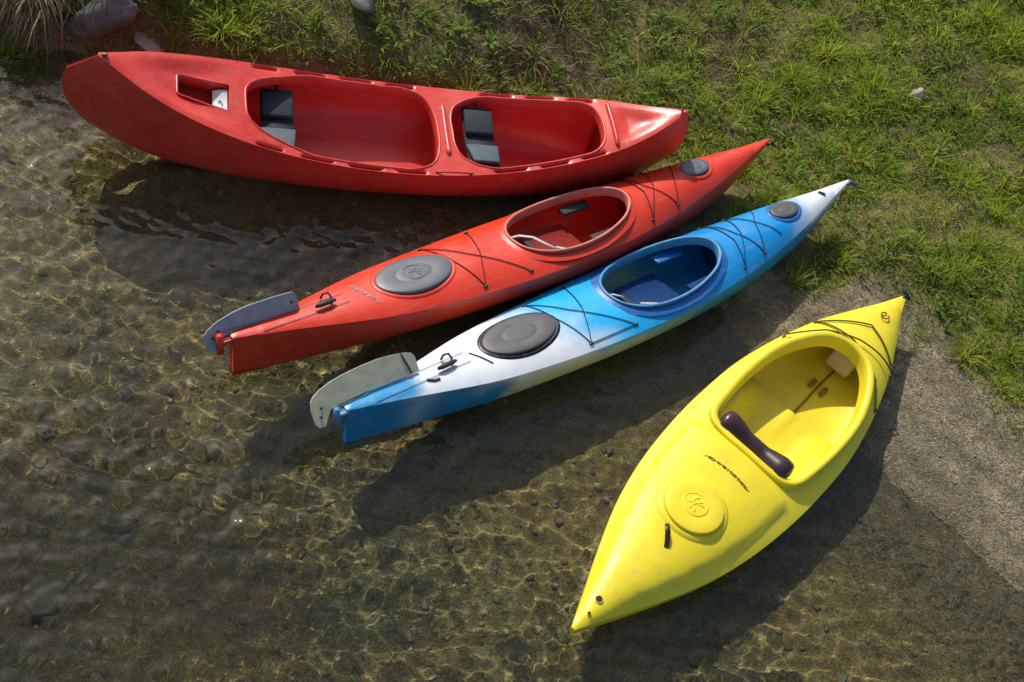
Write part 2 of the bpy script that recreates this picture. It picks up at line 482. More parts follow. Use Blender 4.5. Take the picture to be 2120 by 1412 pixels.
# ------------------------------------------------------------------ terrain
SHORE = np.array([(-60, -14), (-12, 2.2), (-4.97, 5.49), (-3.77, 6.19), (-2.98, 6.52), (-1.98, 6.92), (-.85, 7.17), (.19, 7.15), (.9, 6.80), (1.56, 6.34), (2.22, 6.06), (2.94, 5.74), (3.85, 5.38), (4.84, 5.09), (10, 3.9), (60, -8)])
GRASS = np.array([(-60, -13), (-12, 2.5), (-4.97, 5.52), (-3.77, 6.22), (-2.98, 6.55), (-1.98, 6.94), (-.85, 7.19), (.19, 7.19), (.75, 7.20), (1.2, 7.25), (1.588, 7.14), (2.113, 7.2), (2.573, 7.55), (2.85, 7.35), (3.2, 6.9), (3.73, 6.7), (4.44, 6.57), (10, 5.5), (60, -6)])

def sdist(x, y, poly):
    """signed distance, positive on the landward (+y) side"""
    x = np.asarray(x, float); y = np.asarray(y, float)
    best = np.full(x.shape, 1e9)
    for (x1, y1), (x2, y2) in zip(poly[:-1], poly[1:]):
        dx, dy = x2 - x1, y2 - y1
        t = np.clip(((x - x1) * dx + (y - y1) * dy) / (dx * dx + dy * dy), 0, 1)
        best = np.minimum(best, np.hypot(x - x1 - t * dx, y - y1 - t * dy))
    ys = np.interp(x, poly[:, 0], poly[:, 1])
    return np.where(y > ys, best, -best)

def ground_raw(x, y):
    d = sdist(x, y, SHORE) + .10 * (fbm(x * 1.4, y * 1.4, 3) - .5)
    left = np.clip((-.3 - x) / 1.2, 0, 1); left = left * left * (3 - 2 * left)
    dp = np.maximum(d, 0)
    gentle = .11 * np.minimum(dp, 1.6) + .24 * np.maximum(dp - 1.6, 0)
    steep = .34 * (1 - np.exp(-dp / .22)) + .26 * dp
    land = gentle * (1 - left) + steep * left
    land = np.where(land > 2.2, 2.2 + (land - 2.2) * .25, land)
    dn = np.maximum(-d, 0)
    bed = -(.13 * np.minimum(dn, 3.2) + .03 * np.clip(dn - 3.2, 0, 6)) - left * .16 * (1 - np.exp(-dn / .35))
    z = np.where(d > 0, land, bed)
    sd = np.clip(dp / .4, 0, 1); g = np.clip(sdist(x, y, GRASS) / .35 + .3, 0, 1)
    z = z + g * .16 * (fbm(x * 2.1, y * 2.1, 11, 3) - .45) + g * .05 * (fbm(x * 8, y * 8, 21, 2) - .5)
    z = z + (1 - g) * (.045 * (fbm(x * 3, y * 3, 31, 3) - .5) + .020 * (fbm(x * 12, y * 12, 41, 3) - .5))
    z = z + np.clip(dn / 1.0, 0, 1) * .06 * (fbm(x * 1.7, y * 1.7, 51, 3) - .5)
    # low worn ridge of dry gravel along the right-hand beach
    rd = (d - .10) / .10
    z = z + .018 * np.exp(-rd * rd) * np.clip((x - 1.6) / .6, 0, 1)
    return z, d

def boat_floor(x, y, grow=0.0):
    """lowest hull height over (x, y); +inf where no boat stands"""
    out = np.full(np.shape(x), np.inf)
    for h, fr in BOATS:
        P = np.stack([x, y, np.full(np.shape(x), .05)], -1); l = to_local(fr, P)
        u = l[..., 0] / h.L
        ins = (u > .0) & (u < 1) & (np.abs(l[..., 1]) < h.b(np.clip(u, 0, 1)) + grow)
        uc = np.clip(u, 0, 1)
        zl = h.botz(uc * h.L, l[..., 1])
        zw = fr[0][2] + fr[1][2] * l[..., 0] + fr[2][2] * l[..., 1] + fr[3][2] * zl
        out = np.where(ins, np.minimum(out, zw), out)
    return out

def ground(x, y):
    z, d = ground_raw(x, y)
    return np.minimum(z, boat_floor(x, y) - .006), d

def axis_grid(lo, hi, step, far):
    a = np.arange(lo, hi + step / 2, step); o = []
    s_, p = step, hi
    while p < far: s_ *= 1.45; p += s_; o.append(p)
    b = []; s_, p = step, lo
    while p > -far: s_ *= 1.45; p -= s_; b.append(p)
    return np.array(b[::-1] + list(a) + o)

gx = axis_grid(-5.4, 5.4, .034, 55); gy = axis_grid(1.5, 14.5, .034, 55)
GX, GY = np.meshgrid(gx, gy)
GZ, GD = ground(GX, GY)
mg, t, p = newmat('ground_soil'); Lk = t.links
geo = N(t, 'ShaderNodeNewGeometry'); at = N(t, 'ShaderNodeAttribute', attribute_name='Col')
n1 = N(t, 'ShaderNodeTexNoise', i_Scale=9.0, i_Detail=8.0, i_Roughness=.7); Lk.new(geo.outputs['Position'], n1.inputs['Vector'])
n2 = N(t, 'ShaderNodeTexNoise', i_Scale=70.0, i_Detail=5.0, i_Roughness=.75); Lk.new(geo.outputs['Position'], n2.inputs['Vector'])
vo = N(t, 'ShaderNodeTexVoronoi', i_Scale=95.0); Lk.new(geo.outputs['Position'], vo.inputs['Vector'])
a1 = ramp(t, n1.outputs['Fac'], [(.28, (.55, .55, .52)), (.72, (1.4, 1.38, 1.3))])
a2 = ramp(t, n2.outputs['Fac'], [(.3, (.5, .5, .5)), (.7, (1.5, 1.48, 1.42))])
a3 = ramp(t, vo.outputs['Color'], [(.1, (.7, .68, .62)), (.9, (1.3, 1.28, 1.2))])
c = mixc(t, 1.0, at.outputs['Color'], a1.outputs[0], 'MULTIPLY'); c = mixc(t, 1.0, c, a2.outputs[0], 'MULTIPLY'); c = mixc(t, 1.0, c, a3.outputs[0], 'MULTIPLY')
Lk.new(c, p.inputs['Base Color']); p.inputs['Roughness'].default_value = .85; p.inputs['Specular IOR Level'].default_value = .25
ad = N(t, 'ShaderNodeMath', operation='ADD'); Lk.new(n2.outputs['Fac'], ad.inputs[0]); Lk.new(vo.outputs['Distance'], ad.inputs[1])
bp = N(t, 'ShaderNodeBump', i_Strength=.7, i_Distance=.012); Lk.new(ad.outputs[0], bp.inputs['Height']); Lk.new(bp.outputs[0], p.inputs['Normal'])
M['ground'] = mg
d_ = GD; gd = sdist(GX, GY, GRASS) + .3 * (fbm(GX * 3, GY * 3, 61) - .5)
def lerp(a, b, f): f = np.clip(f, 0, 1)[..., None]; return np.asarray(a) * (1 - f) + np.asarray(b) * f
dry = np.array([.27, .235, .175]); wet = np.array([.155, .13, .088]); shal = np.array([.21, .172, .108]); bedc = np.array([.235, .188, .075]); bedd = np.array([.145, .138, .066]); soil = np.array([.15, .125, .058])
cg = lerp(wet, dry, (d_ + .05) / .55 + (fbm(GX * 3, GY * 3, 71) - .5) * 1.1)
bd_ = .5 + .5 * np.sin((d_ + .12 * (fbm(GX * 2.2, GY * 2.2, 77, 3) - .5)) * 17 + .4)
cg = cg * (.80 + .36 * bd_ * np.clip((d_ + .25) / .25, 0, 1) * (.5 + fbm(GX * 5, GY * 5, 78, 3)))[..., None]
cg = np.where((d_ < 0)[..., None], lerp(shal, bedc, (-d_ - .1) / 1.0), cg)
cg = np.where((d_ < -.9)[..., None], lerp(bedc, bedd, np.clip((-d_ - .9) / .8, 0, 1) * (fbm(GX * 1.2, GY * 1.2, 81) - .35) * 2.2), cg)
rust = np.array([.20, .135, .06]); cg = np.where((d_ < -.3)[..., None], lerp(cg, rust, np.clip((fbm(GX * 2.3, GY * 2.3, 83, 3) - .52) * 4, 0, .5)), cg)
soil = lerp(np.array([.115, .09, .05]), np.array([.20, .185, .065]), np.clip((fbm(GX * 1.5, GY * 1.5, 85, 3) - .35) * 3, 0, 1) * np.clip(1.2 - 1.3 * np.exp(-(((GX + .9) / 1.2) ** 2 + ((GY - 8.2) / .9) ** 2)), 0, 1))
cg = lerp(cg, soil, gd / .15)
gme = mesh_np('ground', np.stack([GX, GY, GZ], -1).reshape(-1, 3), gridfaces(*GX.shape), True, cg.reshape(-1, 3))
tag(obj('ground', gme, M['ground']), kind='structure')

# ------------------------------------------------------------------ water
wx = axis_grid(-5.2, 5.2, .016, 55); wy = axis_grid(1.6, 7.6, .016, 55)
WX, WY = np.meshgrid(wx, wy)
WZ = np.zeros_like(WX)
wr = np.random.default_rng(3)
for k in range(120):
    lam = math.exp(wr.uniform(math.log(.05), math.log(.30))); th = wr.normal(1.95, .55)
    a = .0031 * lam * (1.0 if lam < .2 else .7)
    WZ += a * np.sin(2 * math.pi / lam * (WX * math.cos(th) + WY * math.sin(th)) + wr.uniform(0, 6.28))
edge = np.clip((5.2 - np.abs(WX)) / .6, 0, 1) * np.clip((WY - 1.6) / .4, 0, 1)
WZ *= edge * (.25 + 2.0 * fbm(WX * .9, WY * .9, 91, 3) ** 1.8)
rz, rd_ = ground_raw(WX, WY)
WZ *= np.where(WX > .2, np.clip(-rz / .22, .10, 1), np.clip(-rz / .10, .35, 1))
wf = gridfaces(*WX.shape)
inside = np.zeros(WX.shape, bool)
for h, fr in BOATS:
    l = to_local(fr, np.stack([WX, WY, WZ], -1)); u = np.clip(l[..., 0] / h.L, 0, 1)
    inside |= (l[..., 0] > .02) & (l[..., 0] < h.L) & (np.abs(l[..., 1]) < h.b(u)) & (h.botz(u * h.L, l[..., 1]) < l[..., 2])
inside |= rz > -.004
kp = ~inside.ravel()[wf].all(1)
wf = wf[kp]
used = np.unique(wf); remap = np.full(WX.size, -1); remap[used] = np.arange(len(used))
wme = mesh_np('water', np.stack([WX, WY, WZ], -1).reshape(-1, 3)[used], remap[wf], True)
mw, t, p = newmat('clear_water')
p.inputs['Base Color'].default_value = (.90, .96, .90, 1); p.inputs['Transmission Weight'].default_value = 1
p.inputs['Roughness'].default_value = 0; p.inputs['IOR'].default_value = 1.333
wo = tag(obj('water', wme, mw), kind='structure')
wo.cycles.is_caustics_receiver = False
wo.cycles.is_caustics_caster = True

# ------------------------------------------------------------------ boats
def part(name, vf, mat, parent, smooth=True, label=None):
    o = obj(name, mesh_np(name, vf[0], vf[1], smooth), mat, parent)
    if label: o['label'] = label
    return o

def ellipse(cx, cy, a, b, n=56, sup=2.0):
    th = np.linspace(0, 2 * math.pi, n, endpoint=False)
    return np.column_stack([cx + a * np.sign(np.cos(th)) * np.abs(np.cos(th)) ** (2 / sup), cy + b * np.sign(np.sin(th)) * np.abs(np.sin(th)) ** (2 / sup)])

def plate(poly, thick, base, T, Nv):
    """flat plate from a polygon given as (x, s); s runs along T from base"""
    P = np.array([np.array([x, 0, 0]) + base + np.array(T) * s for x, s in poly]); n = len(P)
    V = np.concatenate([P + np.array(Nv) * thick / 2, P - np.array(Nv) * thick / 2])
    F = [tuple(range(n)), tuple(range(2 * n - 1, n - 1, -1))] + [(i, n + i, n + (i + 1) % n, (i + 1) % n) for i in range(n)]
    return V, F

def touring_kayak(name, h, fr, label, group, deckmat, rimmat, lidmat, cordmat, colf=None, front=True):
    e = root(name, *fr, label, 'kayak', group)
    ck = outline_sym([(2.13, 0), (2.17, .125), (2.30, .215), (2.50, .258), (2.75, .252), (2.98, .195), (3.11, .105), (3.155, 0)], 84)
    obj('hull', h.hull_mesh('hull', colf=colf), deckmat, e)
    dk = obj('deck', h.deck_mesh('deck', [ck], colf=colf), deckmat, e)
    obj('cockpit_liner', h.liner_mesh('cockpit_liner', .40, .72, colf=colf), deckmat, e)
    co = part('coaming', h.ring(ck, [(-.003, -.04), (-.003, .026), (.002, .031), (.014, .031), (.018, .027), (.016, .022), (.006, .018), (.005, -.01)], plan=.35), rimmat, e)
    part('spraydeck_step', h.ring(offset_outline(ck, .030), [(-.027, .016), (-.005, .012), (.014, .006), (.04, -.006)], plan=.1), deckmat if colf is None else M['bluedeep'], e)
    return e, ck, dk

def coverlid(h, e, cx, a, b, mat, rim, sup=2.0):
    o = ellipse(cx, 0, a + .010, b + .010, sup=sup)
    part('hatch_rim', h.ring(o, [(-.02, .003), (.0, .006), (.008, .006), (.016, .002), (.022, -.005)]), rim, e)
    l = part('hatch_lid', h.lid(cx, 0, a, b, h=.014, dome=.004, sup=sup), mat, e)
    return l

def fitting(h, e, x, y, mat):
    z = float(h.deckz(x, y)); V, F = rbox(x, y, z + .004, .034, .016, .018, .005)
    return part('cord_fitting', (V, F), mat, e)

def emblem(h, parent, cx, cy, r, mat, lift):
    """raised round moulding with a few crossing strokes"""
    parts = []
    for x0, y0, x1, y1 in ((-.5, .1, .45, -.25), (-.15, .45, .25, -.5), (-.45, -.3, .3, .35), (.1, .2, .55, .05)):
        q = np.array([(cx + r * (x0 + (x1 - x0) * t), cy + r * (y0 + (y1 - y0) * t + .12 * math.sin(t * 3.14))) for t in np.linspace(0, 1, 8)])
        parts.append(tube(np.column_stack([q, h.deckz(q[:, 0] * 0 + cx, q[:, 1] * 0 + cy) + lift]), .006 * r / .1 * .5 + .002, 6))
    th = np.linspace(0, 2 * math.pi, 40)
    q = np.column_stack([cx + r * .8 * np.cos(th), cy + r * .8 * np.sin(th), np.full(40, float(h.deckz(cx, cy)) + lift)])
    parts.append(tube(q, .004, 6))
    V, F = merge(parts)
    return part('emblem', (V, F), mat, parent)

def script_mark(h, parent, p0, p1, size, nl, mat, seed, bow=0.0, rad=.0022):
    """slanted handwriting-like print, too blurred in the photograph to be read"""
    rr = random.Random(seed); p0 = np.array(p0); p1 = np.array(p1); d = p1 - p0; Ln = np.linalg.norm(d); d /= Ln
    nv = np.array([-d[1], d[0]]); parts = []
    for i in range(nl):
        c = (i + .5) / nl; w_ = Ln / nl * .42; hgt = size * rr.uniform(.55, 1.0); q = []
        kind = rr.randrange(3); ph = rr.uniform(0, 1)
        for t in np.linspace(0, 1, 14):
            if kind == 0: a, b = math.cos(t * 6.0 + ph), math.sin(t * 6.0 + ph)
            elif kind == 1: a, b = (t * 2 - 1), math.sin(t * 9 + ph)
            else: a, b = math.cos(t * 4.4) * .9, 1 - 2 * t
            s_ = c * Ln + w_ * a + .25 * hgt * b
            P = p0 + d * s_ + nv * (hgt * .5 * b + bow * 4 * c * (1 - c)); q.append(P)
        q = np.array(q); z = h.deckz(q[:, 0], q[:, 1]) + .0015
        parts.append(tube(np.column_stack([q, z]), rad, 5))
    return part('deck_lettering', merge(parts), mat, parent)

# --- red touring kayak
e, ck, dk = touring_kayak('touring_kayak', red_h, red_f, 'orange-red touring kayak with grey oval hatch and grey rudder, beside the canoe', 'touring kayaks drawn up on the bank', M['red'], M['rim'], M['lid'], M['cord'])
l = coverlid(red_h, e, 1.315, .285, .170, M['lid'], M['red']); l['label'] = 'large grey oval rear hatch lid'
emblem(red_h, l, 1.315, 0, .085, M['lid'], .0165)
l = coverlid(red_h, e, 3.87, .135, .092, M['lid'], M['red']); l['label'] = 'small round grey bow hatch lid'
for pts in ([(1.53, .245), (1.75, .02), (2.09, -.285)], [(1.93, .265), (1.85, .0), (1.71, -.275)], [(1.53, .245), (1.62, .0), (1.71, -.275)], [(3.24, -.262), (3.42, -.03), (3.52, .21)], [(3.52, -.225), (3.36, .0), (3.28, .27)], [(3.24, -.262), (3.31, -.05), (3.28, .27)], [(3.52, -.225), (3.62, -.04), (3.74, .14)]):
    part('deck_cord', tube(red_h.drape(pts), .0034, 6), M['cord'], e)
for x, y in ((1.53, .245), (1.93, .265), (1.71, -.275), (2.09, -.285), (3.24, -.262), (3.52, -.225), (3.28, .27), (3.52, .21)): fitting(red_h, e, x, y, M['rubber'])
script_mark(red_h, e, (.88, .09), (.97, -.14), .030, 14, M['silver'], 4, rad=.0024)
T20 = (0, math.sin(R(20)), math.cos(R(20))); N20 = (0, math.cos(R(20)), -math.sin(R(20)))
bl = [(-.157, -.011), (-.15, .03), (-.12, .058), (-.05, .092), (.05, .117), (.154, .129), (.317, .130), (.455, .124), (.475, .11), (.49, -.003), (.40, -.009), (.209, -.018), (.015, -.023), (-.034, -.04), (-.075, -.095), (-.115, -.10), (-.14, -.06)]
rud = part('rudder_blade', plate(bl, .012, np.array([0, .045, .325]), T20, N20), M['metal'], e, False)
part('rudder_pivot', merge([tube([(-.07, .01, .22), (-.07, .01, .36)], .022, 10), rbox(-.02, .01, .30, .11, .05, .03, .008)]), M['red'], e)
def rudder_details(h, e, blade, base, T, Nv, spots, x0, x1):
    for x, s_ in spots:
        P = np.array([x, 0, 0]) + base + np.array(T) * s_
        part('bolt', tube([P - np.array(Nv) * .012, P + np.array(Nv) * .010], .008, 8), M['rubber'], blade)
    for s2 in (-1, 1):
        q = [(x0, s2 * .018, .345), (x0 + .12, s2 * .03, .345)] + [(x, s2 * .045, float(h.deckz(x, s2 * .045)) + .006) for x in np.linspace(x0 + .25, x1, 6)]
        part('rudder_cable', tube(q, .0022, 5), M['metal'], e)
def carry_handle(h, e, x, mat, metalmat):
    z = float(h.deckz(x, 0)) + .012
    a = tube([(x - .075, -.02, z + .015), (x - .04, -.022, z + .02), (x + .03, -.02, z + .02), (x + .07, -.016, z + .016)], [.010, .017, .017, .010], 8)
    o = part('carry_handle', a, mat, e)
    q = [(x + .0, .05, z), (x + .02, .055, z + .03), (x + .05, .045, z + .035), (x + .06, .02, z + .015), (x + .04, -.01, z + .01)]
    part('handle_bracket', tube(q, .008, 7), mat, o)
rudder_details(red_h, e, rud, np.array([0, .045, .325]), T20, N20, ((-.10, .0), (-.06, .03), (.44, .06)), -.05, .80)
carry_handle(red_h, e, .64, M['rubber'], M['metal'])
part('bow_toggle', merge([tube([(4.70, 0, .41), (4.755, 0, .425), (4.775, .0, .40)], .012, 7), tube([(4.765, -.035, .40), (4.765, .035, .40)], .011, 8)]), M['maroon'], e)
V, F = rbox(2.55, 0, .045, .40, .36, .04, .015); V[:, 2] += .10 * (np.abs(V[:, 1]) / .18) ** 2
s_ = part('seat', (V, F), M['seatred'], e)
V, F = rbox(2.36, -.03, .14, .05, .24, .12, .02); V[:, 0] -= (V[:, 2] - .12) * .3
part('backrest', (V, F), M['seat'], s_)
part('seat_strap', tube([(2.20, .12, .24), (2.26, .08, .27), (2.32, .0, .29), (2.36, -.08, .28), (2.45, -.17, .24)], .014, 7, flat=.45), M['strap'], s_)
part('seat_strap', tube([(2.42, -.15, .27), (2.52, -.19, .24), (2.62, -.2, .21)], .013, 7, flat=.45), M['strap'], s_)
for s2 in (-1, 1):
    V, F = rbox(2.86, s2 * .185, .255, .26, .09, .03, .012); part('thigh_brace', (V, F), M['seat'], e)

# --- blue and white touring kayak
def bluecol(V, deck):
    u = V[:, 0] / 4.74; y = V[:, 1]; z = V[:, 2]
    n = 2.0 * (fbm(V[:, 0] * 5, V[:, 1] * 7 + V[:, 2] * 7, 5, 4) - .5)
    white = np.array([.74, .78, .80]); cyan = np.array([.005, .43, .80]); blue = np.array([.001, .27, .66]); deep = np.array([.002, .175, .37]); cream = np.array([.56, .58, .30]); teal = np.array([.02, .23, .26])
    if deck:
        c = lerp(deep * 1.6, white, (u - .07 + n * .05) / .05 + (np.abs(y) - .05) * 9 * np.clip((.12 - u) / .05, 0, 1))
        c = lerp(c, cyan, (u - .300 + n * .035 + y * .16) / .08)
        c = lerp(c, blue, (u - .40 + n * .04) / .14)
        c = lerp(c, white, (u - .825 + n * .03 - y * .05) / .075)
        return c
    c = lerp(deep, cream, (u - .185 + n * .05) / .07); c = lerp(c, white * .55 + deep * .3, np.exp(-((u - .10 - n * .02) / .02) ** 2) * .45)
    c = lerp(c, teal, (u - .38 + n * .1) / .22)
    c = lerp(c, deep * 1.25, (u - .55) / .15)
    sh = blue_h.s(np.clip(u, 0, 1)); top = (z - sh + .05) / .035
    tc_ = lerp(deep, white, (u - .16 + n * .05) / .10); tc_ = lerp(tc_, cyan, (u - .345 + n * .06) / .06); tc_ = lerp(tc_, blue, (u - .42) / .12)
    c = lerp(c, tc_, np.clip(top + n * .8, 0, 1) * np.clip((u - .15) / .05, 0, 1))
    c = lerp(c, white, (u - .86 + n * .05) / .05 * np.clip(top + .4, 0, 1))
    return c
e, ck, dk = touring_kayak('touring_kayak', blue_h, blue_f, 'blue and white touring kayak with khaki rudder, beside the yellow kayak', 'touring kayaks drawn up on the bank', M['blue'], M['rimb'], M['lidb'], M['cordb'], bluecol)
l = coverlid(blue_h, e, 1.335, .290, .155, M['lidb'], M['blue']); l['label'] = 'large dark oval rear hatch lid'
l = coverlid(blue_h, e, 3.93, .135, .085, M['lidb'], M['bluedeep']); l['label'] = 'small round dark bow hatch lid'
for pts in ([(1.58, .245), (1.78, .02), (2.14, -.285)], [(1.95, .265), (1.88, .0), (1.74, -.275)], [(1.58, .245), (1.64, .0), (1.74, -.275)], [(1.74, -.275), (2.14, -.285)], [(3.26, -.26), (3.42, -.03), (3.50, .21)], [(3.50, -.225), (3.38, .0), (3.30, .265)], [(3.26, -.26), (3.32, -.05), (3.30, .265)], [(3.50, -.225), (3.60, .0), (3.74, .155)], [(3.74, -.165), (3.62, .0), (3.50, .21)]):
    part('deck_cord', tube(blue_h.drape(pts), .0034, 6), M['cordb'], e)
for x, y in ((1.58, .245), (1.95, .265), (1.74, -.275), (2.14, -.285), (3.26, -.26), (3.50, -.225), (3.30, .265), (3.50, .21)): fitting(blue_h, e, x, y, M['rubber'])
part('deck_strap', tube(blue_h.drape([(.935, .02), (.98, -.05), (1.02, -.125)], .003), .006, 6, flat=.5), M['rubber'], e)
part('rudder_line', tube(blue_h.drape([(.56, -.045), (.60, -.07), (.64, -.075)], .004), .009, 6), M['rubber'], e)
T40 = (0, math.sin(R(40)), math.cos(R(40))); N40 = (0, math.cos(R(40)), -math.sin(R(40)))
bl = [(-.205, .045), (-.19, .10), (-.165, .128), (-.115, .152), (-.02, .176), (.077, .187), (.2, .193), (.318, .192), (.42, .180), (.506, .164), (.54, .15), (.558, .12), (.556, .023), (.456, .029), (.176, .036), (-.015, .027), (-.085, .020), (-.125, -.03), (-.15, -.061), (-.185, -.058), (-.205, -.03)]
rud = part('rudder_blade', plate(bl, .014, np.array([0, .02, .325]), T40, N40), M['khaki'], e, False)
part('blade_clip', tube([np.array([x, .02, .325]) + np.array(T40) * s_ - np.array(N40) * .010 for x, s_ in ((.47, .17), (.485, .10), (.50, .03))], .006, 6), M['rubber'], rud)
part('rudder_pivot', merge([tube([(-.06, .0, .23), (-.06, .0, .36)], .02, 10), rbox(-.01, 0, .312, .10, .055, .022, .007)]), M['rimb'], e)
rudder_details(blue_h, e, rud, np.array([0, .02, .325]), T40, N40, ((-.14, .05), (-.16, .0)), -.05, .90)
carry_handle(blue_h, e, .735, M['rubber'], M['metal'])
part('bow_toggle', merge([tube([(4.70, 0, .42), (4.76, 0, .43), (4.785, .0, .41)], .011, 7), tube([(4.775, -.04, .415), (4.775, .04, .415)], .012, 8)]), M['teal'], e)
part('bow_eyelet', tube(blue_h.drape([(4.36, .02), (4.38, -.03)], .004), .012, 7), M['rubber'], e)
V, F = rbox(2.58, 0, .045, .40, .36, .04, .015); V[:, 2] += .10 * (np.abs(V[:, 1]) / .18) ** 2
s_ = part('seat', (V, F), M['seatnavy'], e)
V, F = rbox(2.38, -.03, .13, .05, .22, .10, .02); V[:, 0] -= (V[:, 2] - .12) * .3
part('backrest', (V, F), M['seat'], s_)
part('seat_strap', tube([(2.17, .06, .27), (2.21, .02, .29), (2.27, -.02, .27)], .009, 7, flat=.5), M['strap'], s_)
part('seat_strap', tube([(2.33, -.13, .27), (2.42, -.17, .26), (2.52, -.18, .22)], .010, 7, flat=.45), M['strap'], s_)
for s2 in (-1, 1):
    V, F = rbox(2.90, s2 * .185, .255, .26, .09, .03, .012); part('thigh_brace', (V, F), M['bluedeep'] if s2 > 0 else M['seatnavy'], e)

# --- yellow kayak
h = yel_h
e = root('recreational_kayak', *yel_f, 'short wide yellow kayak with large open cockpit and brown backrest', 'kayak')
ck = outline_sym([(1.80, 0), (1.805, .20), (1.86, .315), (2.05, .352), (2.35, .368), (2.65, .345), (2.90, .262), (3.06, .15), (3.11, 0)], 90)
obj('hull', h.hull_mesh('hull'), M['yellow'], e)
def yel_bump(x, y):
    # flat aft panel edged by a soft step, and the raised band round the cockpit
    r = np.abs(y) / np.maximum(h.b(x / h.L), .01)
    k = 1 / (1 + np.exp((r - .80) / .010)); aft = np.clip((1.74 - x) / .05, 0, 1) * np.clip((x - .25) / .2, 0, 1)
    return .024 * k * aft
obj('deck', h.deck_mesh('deck', [ck], bump=yel_bump), M['yellow'], e)
obj('cockpit_liner', h.liner_mesh('cockpit_liner', .40, .86), M['yellow'], e)
part('coaming', h.ring(ck, [(-.012, -.075), (-.006, -.02), (-.002, .020), (.006, .032), (.030, .037), (.046, .033), (.052, .022), (.048, .012), (.054, -.015)], plan=.55), M['yellow'], e)
l = part('hatch_lid', h.lid(1.13, 0, .195, .195, h=.055, dome=.006), M['yellow'], e); l['label'] = 'round yellow screw-down hatch lid'
part('hatch_rim', h.ring(ellipse(1.13, 0, .20, .20), [(-.01, .036), (.006, .040), (.020, .034), (.034, .022), (.045, .010)]), M['yellow'], e)
emblem(h, l, 1.13, 0, .10, M['yellow'], .0595)
script_mark(h, e, (1.51, .175), (1.52, -.175), .026, 17, M['inky'], 11, bow=.02, rad=.0022)
for v in e.children:
    if v.name.startswith('deck_lettering'): v.location.z += .024
z0 = float(h.deckz(.78, -.05)) + .022
part('strap_tab', tube([(.775, -.062, z0 - .01), (.80, -.035, z0 + .03), (.835, .0, z0 + .055), (.87, .035, z0 + .06)], [.016, .018, .018, .015], 8, flat=.35), M['maroon'], e)
for x, y, r_ in ((.232, .012, .021), (.125, -.005, .010)):
    z = float(h.deckz(x, y)) + .004; th = np.linspace(0, 2 * math.pi, 20, endpoint=False)
    rows = [np.column_stack([x + r_ * k * np.cos(th), y + r_ * k * np.sin(th), h.deckz(x + r_ * k * np.cos(th), y + r_ * k * np.sin(th)) + dz]) for k, dz in ((1.25, .004), (1.1, .008), (1.0, .006))]
    part('drain_hole_rim', (np.concatenate(rows), [tuple(f) for f in gridfaces_closed_cols(3, 20)]), M['yellow'], e)
    part('drain_hole_dark_disc', (np.concatenate([rows[2], [[x, y, z]]]), [(i, (i + 1) % 20, 20) for i in range(20)]), M['maroon'], e)  # flat dark disc paints the shade inside the hole
for pts in ([(3.183, .325), (3.433, .02), (3.319, -.27)], [(3.183, .325), (3.17, .03), (3.05, -.27), (2.90, -.405)], [(2.88, .405), (3.08, .22), (3.19, .0), (3.26, -.315)]):
    part('deck_cord', tube(h.drape(pts, .034 if pts[0][0] < 3 else .013), .006, 6), M['cordy'], e)
for x, y in ((3.183, .325), (3.319, -.27), (2.90, -.405), (2.88, .405), (3.26, -.315)): fitting(h, e, x, y, M['cordy'])
part('bow_toggle', merge([tube([(3.93, 0, .32), (3.985, 0, .335)], .010, 7), tube([(3.985, .05, .36), (3.985, -.04, .31)], .015, 8)]), M['rubber'], e)
part('bow_eyelet', tube([(3.62 + .035 * math.cos(a), .03 * math.sin(a), float(h.deckz(3.62, 0)) + .008 + .012 * math.sin(a * .5)) for a in np.linspace(0, 5.6, 14)], .005, 6), M['cordy'], e)
# backrest pad: a dog-bone roll across the rear of the cockpit
yy = np.linspace(-.285, .285, 31); prof = .060 + .040 * np.clip((np.abs(yy) - .07) / .13, 0, 1) - .03 * np.clip((np.abs(yy) - .24) / .045, 0, 1) ** 2
prof[[0, -1]] *= .55
part('backrest', tube(np.column_stack([1.865 + 0 * yy + .02 * np.cos(yy * 5), yy, .285 + 0 * yy]), prof, 14, flat=.95), M['maroon'], e)
# moulded seat with raised sides
sx = np.linspace(1.86, 2.55, 24); sy = np.linspace(-.40, .40, 29); SX, SY = np.meshgrid(sx, sy, indexing='ij')
SZ = .055 + .15 * np.clip((np.abs(SY) - .17) / .16, 0, 1) ** 1.3 * np.clip((2.60 - SX) / .35, 0, 1) + .015 * np.clip((SX - 2.2) / .25, 0, 1) * (1 - np.clip((np.abs(SY) - .01) / .05, 0, 1))
part('seat', (np.stack([SX, SY, SZ], -1).reshape(-1, 3), [tuple(f) for f in gridfaces(24, 29)]), M['yellow'], e)
V, F = rbox(3.17, 0, .17, .09, .20, .17, .03); V[:, 0] += (V[:, 2] - .17) * .3
part('foam_block', (V, F), M['foam'], e)
part('keel_groove', tube([(x, .004 * math.sin(x * 9), float(h.k(x / h.L)) + .026 + (.004 if x > 2 else 0)) for x in np.linspace(2.52, 3.15, 20)], .008, 6, flat=.4), M['inside'], e)
part('foot_rail', merge([rbox(2.92, s2 * .05, .045, .09, .035, .022, .006) for s2 in (-1, 1)]), M['inside'], e)

